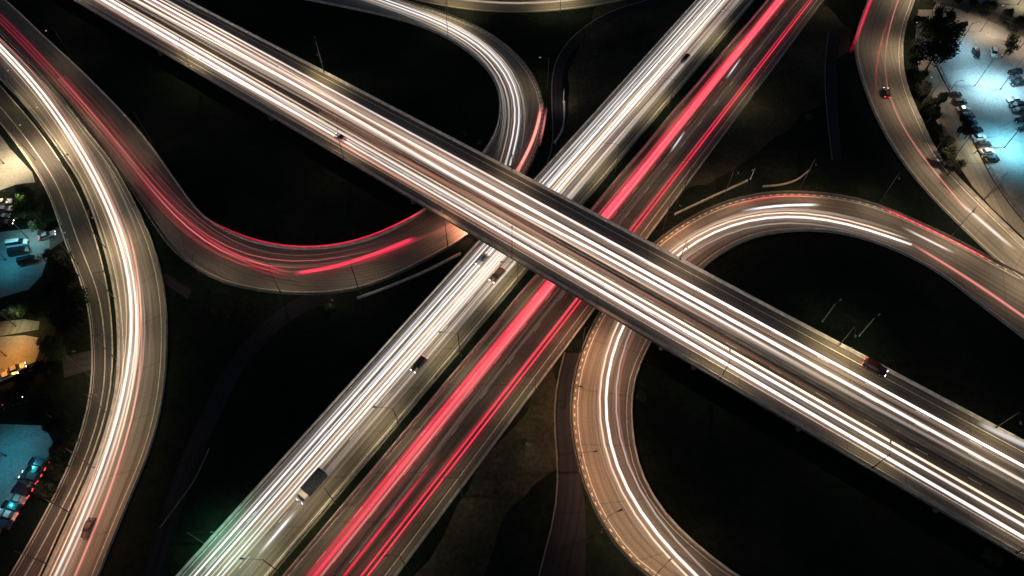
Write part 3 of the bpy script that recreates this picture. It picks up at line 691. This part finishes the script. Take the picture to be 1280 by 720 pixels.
lamp(588, 294, 572, 278, 'added low reddish lamp beside the ramp where it passes below the overpass', 0, 5.5, (1, .38, .24), 4.0, 155, 2.0, group=None)  # lamp added to redden the ramp under the deck
# the small floodlights and lit poles in the dark grass
lamp(938, 224, 930, 232, 'small floodlight at the end of the thin low wall right of the highway', 0, 5, WHITE, .12, 130, 1.2, bright=True)
lamp(704, 128, 700, 150, 'low double lamp in the grass left of the highway at top', 0, 6, WHITE, .2, 130, 1.2, bright=True)
lamp(402, 78, 400, 70, 'lone street lamp in the dark grass above the overpass at upper left', 0, 9, WHITE, .07, 130, 1.5, bright=True)
lamp(1028, 402, 1036, 396, 'left one of two street lamps in the dark grass above the right of the overpass', 0, 9, (.9, 1, .6), .07, 130, 1.5, bright=True)
lamp(1074, 420, 1082, 414, 'right one of two street lamps in the dark grass above the right of the overpass', 0, 9, (.9, 1, .6), .09, 130, 1.5, bright=True)
lamp(655, 570, 670, 560, 'small lamp in the bare soil left of the lower service road', 0, 5, WHITE, .12, 130, 1.2)
lamp(425, 392, 418, 386, 'small lamp at the lower end of the straight low pale wall', 0, 5, WHITE, .06, 130, 1.2)

# ------------------------------------------------------------------ lots at both edges
patch('parking_lot', [(1166, 12), (1190, -30), (1400, 30), (1400, 420), (1300, 300), (1256, 248), (1232, 208), (1204, 150), (1178, 98), (1168, 60)], .10, M['lot'])
patch('pavement', [(1148, 12), (1166, 12), (1168, 60), (1178, 98), (1204, 150), (1232, 208), (1256, 248), (1290, 290), (1283, 300), (1240, 260), (1215, 232), (1194, 200), (1170, 150), (1150, 95), (1143, 55)], .08, M['ramp'])
road('side_road', [(1170, -14), (1215, 2), (1250, 18), (1300, 40), (1360, 70)], [(1166, 2), (1208, 14), (1245, 30), (1300, 55), (1360, 88)], .12, M['dark_road'])
patch('parking_lot', [(-60, 288), (0, 290), (45, 285), (62, 290), (62, 315), (52, 345), (35, 362), (0, 372), (-60, 380)], .09, M['lot'])
patch('parking_lot', [(-60, 165), (0, 168), (12, 185), (40, 215), (44, 228), (22, 230), (0, 238), (-60, 250)], .09, M['lot'])
patch('parking_lot', [(-60, 425), (0, 421), (30, 419), (48, 422), (50, 436), (44, 452), (25, 460), (0, 478), (-60, 500)], .09, M['lot'])
patch('pavement', [(-60, 404), (0, 402), (30, 399), (50, 402), (48, 412), (0, 420), (-60, 425)], .08, M['ramp'])
patch('parking_lot', [(-60, 530), (0, 530), (55, 532), (66, 552), (60, 575), (40, 598), (22, 622), (8, 648), (-5, 680), (-60, 720)], .09, M['lot'])

def flood(px, py, h, c, p, label, ax=None, ay=None, cone=130, group='parking lot lamps', cool=True):
    return lamp(px, py, ax if ax is not None else px+8, ay if ay is not None else py, label, 0, h, c, p, cone, 1.6, cool, group)
CY = (.44, .82, 1); BL = (.22, .72, .95); TEAL = (.02, .42, .60)
flood(1250, 112, 13, CY, 2.8, 'tall white parking lot lamp beside the brightest patch of asphalt')
flood(1218, 108, 13, CY, 2.2, 'parking lot lamp at the top of the left hand car row')
flood(1255, 185, 12, BL, 4.2, 'parking lot lamp in the blue part of the right parking lot')
flood(1195, 62, 11, CY, 1.3, 'parking lot lamp right of the big dark tree')
flood(1225, 40, 11, BEI, 1.5, 'warm parking lot lamp near the top entrance', cool=False)
flood(1275, 60, 11, BEI, 1.0, 'warm parking lot lamp at the right edge near the small tree', cool=False)
flood(1218, 192, 7, OLV, 1.4, 'yellowish lamp at the lower end of the pavement by the fence', cool=False)
flood(1156, 58, 8, OLV, .4, 'yellowish lamp on the pavement beside the big dark tree', cool=False)
flood(1180, 125, 8, BEI, .35, 'lamp half way along the pavement by the fence', cool=False)
flood(1272, 6, 8, OLV, 1.2, 'yellow lamp between the trees in the top right corner', cool=False)
flood(8, 325, 11, TEAL, .8, 'teal lamp over the small parking lot at the left edge')
flood(35, 298, 9, (.45, .9, .85), .6, 'pale green lamp by the white van at the left edge')
flood(5, 205, 10, (1, .76, .42), 2.4, 'warm lamp over the bright beige lot at the left edge', cool=False)
flood(-12, 235, 10, (1, .76, .42), 1.1, 'warm lamp just below the bright beige lot', cool=False)
flood(8, 445, 10, (1, .38, .05), 1.3, 'orange lamp over the small orange lot', cool=False)
flood(8, 570, 11, TEAL, .6, 'teal lamp over the lower left parking lot')
flood(-20, 620, 11, TEAL, .3, 'second teal lamp at the lower left edge')
flood(20, 408, 8, (.8, .95, .55), .5, 'greenish lamp on the strip above the orange lot', cool=False)
flood(30, 262, 7, (.7, 1, .4), .3, 'green tinted lamp among the trees above the white van', cool=False)

# fence between pavement and lot
def fence(pix, h, label):
    pl = line(pix, .1, 8); L = sum((q-p).length for p, q in zip(pl, pl[1:])); n = int(L/3)
    pl = resample(pl, n); e = empty('fence', pl[0]); tag(e, label, 'fence')
    b = pl[0]; rel = [p-b for p in pl]
    mb = MB()
    for p, q in zip(rel, rel[1:]):
        for z in (.25, h*.6, h-.1): mb.tube(p+Vector((0, 0, z)), q+Vector((0, 0, z)), .035, .035, 5, False)
        for k in range(12):
            m_ = p.lerp(q, (k+.5)/12); mb.tube(m_+Vector((0, 0, .25)), m_+Vector((0, 0, h-.1)), .015, .015, 3, False)
    mb.build('rail', M['dark_metal'], e)
    mb = MB()
    for p in rel: mb.tube(p, p+Vector((0, 0, h)), .06, .06, 6)
    for k, p in enumerate(rel): MB().tube(p, p+Vector((0, 0, h)), .06, .06, 6).build('post', M['dark_metal'], e)
    # solid kick board
    vs = []; fs = []
    for p in rel:
        for w, z in ((-.05, 0), (-.05, .25), (.05, .25), (.05, 0)): vs.append(p+Vector((w, 0, z)))
    for i in range(len(rel)-1):
        for k in range(4): fs.append((i*4+k, (i+1)*4+k, (i+1)*4+(k+1) % 4, i*4+(k+1) % 4))
    mesh('kick_board', vs, fs, M['dark_metal'], e)
fence([(1167, 75), (1178, 98), (1204, 150), (1232, 208), (1256, 248), (1290, 290)], 1.8, 'dark metal fence between the pavement and the right parking lot')

# ------------------------------------------------------------------ trees
crowns = []
def crown_mesh(r, h, n, seed, flat=.8):
    q = random.Random(seed); vs, fs = [], []
    blobs = [(Vector((q.uniform(-.55, .55)*r, q.uniform(-.55, .55)*r, q.uniform(-.4, .45)*r*flat)), r*q.uniform(.28, .55)) for _ in range(11)]
    for i in range(n):
        c, br = q.choice(blobs)
        d = Vector((q.gauss(0, 1), q.gauss(0, 1), q.gauss(0, 1))).normalized()
        p = c+d*br*q.uniform(.55, 1.08)
        p.z += h
        s = q.uniform(.12, .34)
        nrm = (d+Vector((q.gauss(0, .6), q.gauss(0, .6), q.gauss(0, .6)))).normalized()
        u = nrm.orthogonal().normalized(); w = nrm.cross(u); a = q.random()*6.28
        u2 = u*math.cos(a)+w*math.sin(a); w2 = nrm.cross(u2); k = len(vs)
        vs += [p-u2*s, p+w2*s*.6, p+u2*s, p-w2*s*.6]; fs.append((k, k+1, k+2, k+3))
    me = bpy.data.meshes.new('crown'); me.from_pydata([tuple(v) for v in vs], [], fs); me.update(); return me
def trunk_mesh(r, h, seed):
    q = random.Random(seed); mb = MB()
    mb.tube((0, 0, 0), (q.uniform(-.2, .2), q.uniform(-.2, .2), h*.75), .24, .13, 8)
    for k in range(6):
        a = k*1.05+q.random(); z = h*(.5+.06*k)
        mb.tube((0, 0, z), (math.cos(a)*r*.6, math.sin(a)*r*.6, z+r*.35), .09, .03, 5)
    me = bpy.data.meshes.new('trunk'); me.from_pydata(mb.v, [], mb.f); me.update(); return me
KINDS = []; TH = [5.2, 6.4, 3.6, 4.8, 5.6]
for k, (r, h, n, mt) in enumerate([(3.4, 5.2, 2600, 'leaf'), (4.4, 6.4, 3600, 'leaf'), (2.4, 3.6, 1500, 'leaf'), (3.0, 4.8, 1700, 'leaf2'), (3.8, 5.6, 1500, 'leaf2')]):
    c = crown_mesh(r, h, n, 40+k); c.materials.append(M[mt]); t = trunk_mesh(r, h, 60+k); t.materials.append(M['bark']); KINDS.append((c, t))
def tree(px, py, k, s, label, group):
    b = P(px, py, TH[k]*s); e = empty('tree', (b.x, b.y, 0), rnd.random()*6.28); e.scale = (s, s, s*rnd.uniform(.9, 1.1))
    tag(e, label, 'tree', group)
    for me, nm in zip(KINDS[k], ('crown', 'trunk')):
        o = bpy.data.objects.new(nm, me); col.objects.link(o); o.parent = e
G = 'dark trees between the ramp and the pavement'
for i, (x, y, k, s) in enumerate([(1146, 22, 2, .8), (1144, 50, 2, .9), (1143, 72, 2, 1), (1148, 92, 0, .85), (1153, 108, 0, .9), (1160, 124, 0, .95), (1164, 138, 2, 1.0), (1170, 158, 0, .8), (1176, 172, 0, .9), (1184, 188, 0, 1.0), (1191, 203, 0, 1.0)]):
    tree(x+3, y+3, k, s*(1.15 if k == 2 else .92), f'{ORD[i]} tree from the top in the row right of the upper right ramp', G)
G = 'trees in and around the right parking lot'
for x, y, k, s, lab in [(1170, 34, 1, 1.0, 'upper left crown of the big dark tree clump in the parking lot corner'), (1184, 42, 1, 1.1, 'right crown of the big dark tree clump in the parking lot corner'), (1174, 60, 1, 1.1, 'lowest crown of the big dark tree clump in the parking lot corner'), (1180, 22, 0, .9, 'topmost crown of the big dark tree clump in the parking lot corner'),
        (1203, 33, 2, 1.0, 'small dark tree just right of the big dark clump'), (1262, 58, 4, .9, 'thin open tree right of the white car in the parking lot'), (1268, 44, 3, .7, 'small thin tree above the open tree at the right edge'),
        (1177, 122, 2, .9, 'small dark tree on the fence line above the parked row'), (1207, 152, 0, .75, 'dark tree overhanging the middle of the left parked row'), (1213, 164, 2, 1.0, 'dark tree at the lower end of the left parked row'), (1203, 163, 2, .8, 'bushy tree on the fence beside the left parked row'),
        (1218, 3, 0, .9, 'dark tree at the top edge above the side road'), (1238, 6, 1, .8, 'large dark tree at the top edge right of centre of the side road'), (1258, 18, 2, 1.1, 'small dark tree by the side road near the yellow lamp'), (1276, 26, 1, .9, 'dark tree in the top right corner'), (1196, -4, 0, .8, 'dark tree at the top edge left of the side road')]:
    tree(x, y, k, s*(1.35 if 'big dark tree clump' in lab else 1.0), lab, G)
G = 'trees at the left edge'
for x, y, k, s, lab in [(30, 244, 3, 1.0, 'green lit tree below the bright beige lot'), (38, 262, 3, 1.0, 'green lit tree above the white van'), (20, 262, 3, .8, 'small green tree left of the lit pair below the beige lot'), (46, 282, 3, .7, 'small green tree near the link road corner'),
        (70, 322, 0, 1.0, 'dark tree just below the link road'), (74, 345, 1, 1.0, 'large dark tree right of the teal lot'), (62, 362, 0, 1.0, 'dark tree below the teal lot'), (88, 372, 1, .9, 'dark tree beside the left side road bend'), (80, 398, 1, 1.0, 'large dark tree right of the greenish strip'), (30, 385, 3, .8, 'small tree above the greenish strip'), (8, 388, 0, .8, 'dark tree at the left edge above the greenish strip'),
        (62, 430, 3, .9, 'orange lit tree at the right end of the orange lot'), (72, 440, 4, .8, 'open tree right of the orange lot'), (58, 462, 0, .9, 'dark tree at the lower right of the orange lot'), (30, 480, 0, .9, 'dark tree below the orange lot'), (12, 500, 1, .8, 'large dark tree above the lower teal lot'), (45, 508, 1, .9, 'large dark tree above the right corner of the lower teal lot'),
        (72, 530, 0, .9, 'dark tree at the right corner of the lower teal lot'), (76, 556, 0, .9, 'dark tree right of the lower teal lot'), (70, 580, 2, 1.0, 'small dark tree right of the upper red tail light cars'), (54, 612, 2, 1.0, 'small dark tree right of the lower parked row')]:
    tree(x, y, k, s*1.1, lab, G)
G = 'bushes in the dark interchange grass'
for i, (x, y, lab) in enumerate([(412, 384, 'pale bush left of the straight low wall'), (284, 392, 'bush in the dark triangle right of the left ramp'), (270, 388, 'smaller bush beside the one in the dark triangle'), (580, 168, 'bush beside the overpass parapet near the top loop'), (597, 178, 'low bush in the corner between the overpass and the top loop'), (733, 45, 'lone bush in the verge left of the upper highway'), (802, 497, 'bush inside the lower loop by the ramp'), (1012, 145, 'lone bush in the verge right of the upper highway'), (655, 555, 'bush in the bare soil beside the lower service road'), (1235, 692, 'bush below the overpass in the bottom right corner'), (1246, 700, 'lowest bush below the overpass in the bottom right corner')]):
    tree(x, y, 3, .5, lab, G)

# ------------------------------------------------------------------ vehicles
PAINT = {}
def paint(c):
    if c not in PAINT:
        m = plain('car paint', c, .25, .2, .06, 1); m.node_tree.nodes['Principled BSDF'].inputs['Coat Weight'].default_value = .6; PAINT[c] = m
    return PAINT[c]
SPEC = {'sedan': dict(L=4.6, W=1.85, body=[(-2.3, .35), (-2.28, .78), (-2.15, .92), (-1.5, .98), (1.0, .98), (2.05, .82), (2.28, .68), (2.3, .35)], cab=[(-1.75, .97), (-1.15, 1.42), (.25, 1.45), (1.05, .97)], roof=(-1.12, .24, 1.44)),
        'suv': dict(L=4.9, W=1.98, body=[(-2.45, .42), (-2.45, .95), (-2.35, 1.08), (1.2, 1.10), (2.2, .98), (2.42, .8), (2.45, .42)], cab=[(-2.3, 1.08), (-2.05, 1.68), (.35, 1.72), (1.2, 1.09)], roof=(-2.0, .33, 1.70)),
        'van': dict(L=5.6, W=2.0, body=[(-2.8, .45), (-2.8, 1.25), (1.7, 1.28), (2.6, 1.05), (2.78, .85), (2.8, .45)], cab=[(-2.76, 1.24), (-2.65, 2.15), (1.0, 2.18), (1.75, 1.26)], roof=(-2.6, .96, 2.17))}
def vehicle(kind, px, py, hx, hy, colr, label, z=.1, lit=False, group=None, cat='car', name='car', s=1.0):
    """stands at a point, its nose towards (hx, hy)"""
    sp = SPEC[kind]; b = P(px, py, z); t = P(hx, hy, z); d = t-b
    e = empty(name, b, math.atan2(d.y, d.x)); e.scale = (s, s, s); tag(e, label, cat, group)
    W = sp['W']; H = W/2; L = sp['L']/2
    MB().prism(sp['body'], -H, H, .05, .05).build('body', paint(colr), e, bevel=.05)
    MB().prism(sp['cab'], -H+.06, H-.06, .28, .28).build('windows', M['glass'], e, bevel=.03)
    x0, x1, zr = sp['roof']; in_ = .06+.28*(zr-sp['cab'][0][1])
    MB().box(((x0+x1)/2, 0, zr+.03), (x1-x0, 2*(H-in_)-.04, .06)).build('roof', paint(colr), e, bevel=.02)
    zb = sp['body'][0][1]
    for x in (-L*.62, L*.62):
        for sgn in (-1, 1):
            w = MB().tube((x, sgn*(H-.2), .34), (x, sgn*(H+.02), .34), .34, .34, 16).build('wheel', M['tyre'], e)
            MB().tube((x, sgn*(H+.02), .34), (x, sgn*(H+.035), .34), .2, .18, 10).build('rim', M['steel'], w)
    zf = .68 if kind == 'sedan' else .82
    if lit == 'tail': hm, tm = M['headoff'], M['tail']
    else: hm, tm = (M['head'], M['tail']) if lit else (M['headoff'], M['tailoff'])
    for sgn in (-1, 1):
        MB().box((L-.02, sgn*(H-.33), zf-.06), (.12, .4, .16)).build('headlight', hm, e)
        MB().box((-L+.01, sgn*(H-.28), zf+.02), (.14, .42, .2)).build('tail_light', tm, e)
        MB().box((L*.28, sgn*(H+.08), 1.02 if kind == 'sedan' else 1.2), (.16, .18, .12)).build('mirror', paint(colr), e)
    return e
def truck(px, py, hx, hy, label, z):
    b = P(px, py, z); t = P(hx, hy, z); d = t-b
    e = empty('box_truck', b, math.atan2(d.y, d.x)); tag(e, label, 'truck')
    MB().prism([(1.9, .6), (1.9, 2.3), (2.9, 2.35), (3.55, 1.5), (3.95, 1.3), (4.0, .6)], -1.1, 1.1, .03, .03).build('cab', paint((.55, .55, .55)), e, bevel=.05)
    MB().prism([(2.98, 1.62), (2.96, 2.2), (3.03, 2.2), (3.6, 1.55)], -1.0, 1.0).build('windscreen', M['glass'], e)
    MB().box((-1.2, 0, 2.05), (6.0, 2.4, 2.5)).build('cargo_box', paint((.02, .025, .035)), e, bevel=.05)
    MB().box((-.6, 0, .65), (6.6, 1.0, .25)).build('chassis', M['dark_metal'], e)
    for x in (2.9, -2.6):
        for sg in (-1, 1):
            w = MB().tube((x, sg*.8, .45), (x, sg*1.1, .45), .45, .45, 16).build('wheel', M['tyre'], e); MB().tube((x, sg*1.1, .45), (x, sg*1.12, .45), .25, .22, 10).build('rim', M['steel'], w)
    for sg in (-1, 1):
        MB().box((3.98, sg*.8, .95), (.12, .4, .25)).build('headlight', M['head'], e)
        MB().box((-4.2, sg*1.0, .9), (.08, .25, .2)).build('tail_light', M['tail'], e)
        MB().box((3.2, sg*1.25, 1.9), (.12, .25, .4)).build('mirror', M['dark_metal'], e)
BLK = (.012, .013, .016); DG = (.05, .05, .055); SIL = (.35, .36, .37); WH = (.75, .75, .74); DR = (.045, .008, .01); BLU = (.03, .05, .12); BR = (.10, .06, .04)
truck(391, 611, 372, 633, 'dark box truck with a pale cab in the lower left highway carriageway', .145)
RG = 'vehicles on the highway'
vehicle('suv', 524, 457, 508, 475, BLK, 'black car with lit headlights midway between the truck and the overpass', .145, True, RG)
vehicle('suv', 622, 346, 606, 363, BR, 'dark brown car just below the overpass, right one of a pair', .145, True, RG, s=1.1)
vehicle('sedan', 603, 326, 588, 342, DG, 'small grey car just below the overpass, left one of a pair', .145, True, RG)
vehicle('suv', 856, 76, 840, 94, BLK, 'black car on the upper highway among the white trails', .145, False, RG)
vehicle('suv', 1092, 461, 1130, 482, DR, 'dark red car on the upper shoulder of the overpass at right', ZD+.005, True, 'vehicles on the overpass', s=1.15)
vehicle('sedan', 426, 174, 400, 160, BLK, 'small black car on the lower lanes of the overpass at left', ZD+.005, True, 'vehicles on the overpass')
vehicle('suv', 1107, 118, 1104, 96, BR, 'small brown car alone on the upper right ramp', .155, True, 'vehicles on the ramps')
vehicle('sedan', 112, 661, 104, 680, BR, 'small brown car alone near the bottom of the left ramp', .105, False, 'vehicles on the ramps')
PK = 'cars parked in the right lot'
vehicle('suv', 1241, 68, 1243, 90, WH, 'white car lit from above standing free near the top of the right lot', .105, False, PK)
vehicle('suv', 1219, 68, 1225, 90, BLK, 'black car standing free left of the lit white car', .105, False, PK)
cols = [BLK, DG, SIL, BLK, BLU, BLK, WH, DG, WH, BLK]
cn = {BLK: 'black', DG: 'dark grey', SIL: 'silver', BLU: 'dark blue', WH: 'white', DR: 'dark red', BR: 'brown'}
for i in range(10):
    t = i/9; x, y = 1193+45*t, 120+80*t
    vehicle(['sedan', 'suv'][i % 2], x, y, x+20, y-1.5, cols[i], f'{ORD[i]} car from the top in the left row of the right lot, {cn[cols[i]]}', .105, False, PK)
for i, (x, y, c) in enumerate([(1267, 92, BLK), (1268, 99, DG), (1271, 106, BLK), (1266, 126, SIL), (1269, 133, BLK), (1272, 139, DG), (1276, 152, BLK), (1279, 163, BLK)]):
    vehicle(['suv', 'sedan'][i % 2], x, y, x-20, y+2, c, f'{ORD[i]} car from the top at the far edge of the right lot, {cn[c]}', .105, False, PK)
LP_ = 'cars parked at the left edge'
vehicle('van', 24, 306, 44, 303, WH, 'white van in the upper teal lot at the left edge', .095, False, LP_, 'van', 'van')
vehicle('van', 26, 316, 46, 312, BLK, 'black van directly below the white van', .095, False, LP_, 'van', 'van')
vehicle('van', 38, 327, 58, 322, BLK, 'black van lower right of the white van', .095, False, LP_, 'van', 'van')
vehicle('sedan', 60, 296, 72, 292, SIL, 'silver car at the link road entrance of the teal lot', .095, True, LP_)
for i, (x, y, c) in enumerate([(6, 254, WH), (8, 263, SIL), (4, 272, DG), (8, 280, DR)]):
    vehicle('sedan', x, y, x+20, y-2, c, f'{ORD[i]} parked car from the top between beige lot and teal lot, {cn[c]}', .02, i == 3, LP_)
flood(16, 258, 7, (.8, .95, 1), .18, 'cool lamp over the small parked group between beige and teal lots')
for i, (x, y, c) in enumerate([(50, 580, DR), (45, 589, BLK), (40, 597, DG), (34, 606, BLK), (29, 615, DR), (23, 624, SIL), (17, 634, BLK), (11, 644, WH), (5, 655, BLU)]):
    vehicle(['suv', 'sedan'][i % 2], x, y, x-16, y-4, c, f'{ORD[i]} car from the top in the row along the lower teal lot, {cn[c]}', .095, 'tail' if i in (0, 1, 3, 4, 5) else i in (2, 7), LP_)
for i, (x, y, c) in enumerate([(12, 470, WH), (22, 462, SIL), (18, 505, WH)]):
    vehicle('sedan', x, y, x+14, y-6, c, ['white car at the lower edge of the orange lot', 'silver car at the lower right edge of the orange lot', 'white car among dark trees above the lower teal lot'][i], .095, True, LP_)

# ------------------------------------------------------------------ sky, moonlight, render settings
w = bpy.data.worlds.new('World'); scene.world = w; w.use_nodes = True
nt = w.node_tree; bg = nt.nodes['Background']
sky = nt.nodes.new('ShaderNodeTexSky'); sky.sky_type = 'NISHITA'; sky.sun_disc = False
sky.sun_elevation = R(38); sky.sun_rotation = R(200)
nt.links.new(sky.outputs[0], bg.inputs[0]); bg.inputs[1].default_value = .02
sl = bpy.data.lights.new('moon', 'SUN'); sl.energy = .006; sl.angle = R(.5); sl.color = (.8, .88, 1)
so = bpy.data.objects.new('moon', sl); col.objects.link(so); so.rotation_euler = (R(52), 0, R(-20))
scene.view_settings.view_transform = 'Standard'; scene.view_settings.look = 'None'
scene.view_settings.exposure = 0; scene.view_settings.gamma = 1
scene.render.engine = 'CYCLES'
cy = scene.cycles
cy.use_denoising = True; cy.denoiser = 'OPENIMAGEDENOISE'; cy.transparent_max_bounces = 48; cy.max_bounces = 3; cy.diffuse_bounces = 2; cy.glossy_bounces = 2
cy.sample_clamp_indirect = 3; cy.use_light_tree = True; cy.caustics_reflective = False; cy.caustics_refractive = False
bpy.context.view_layer.update()
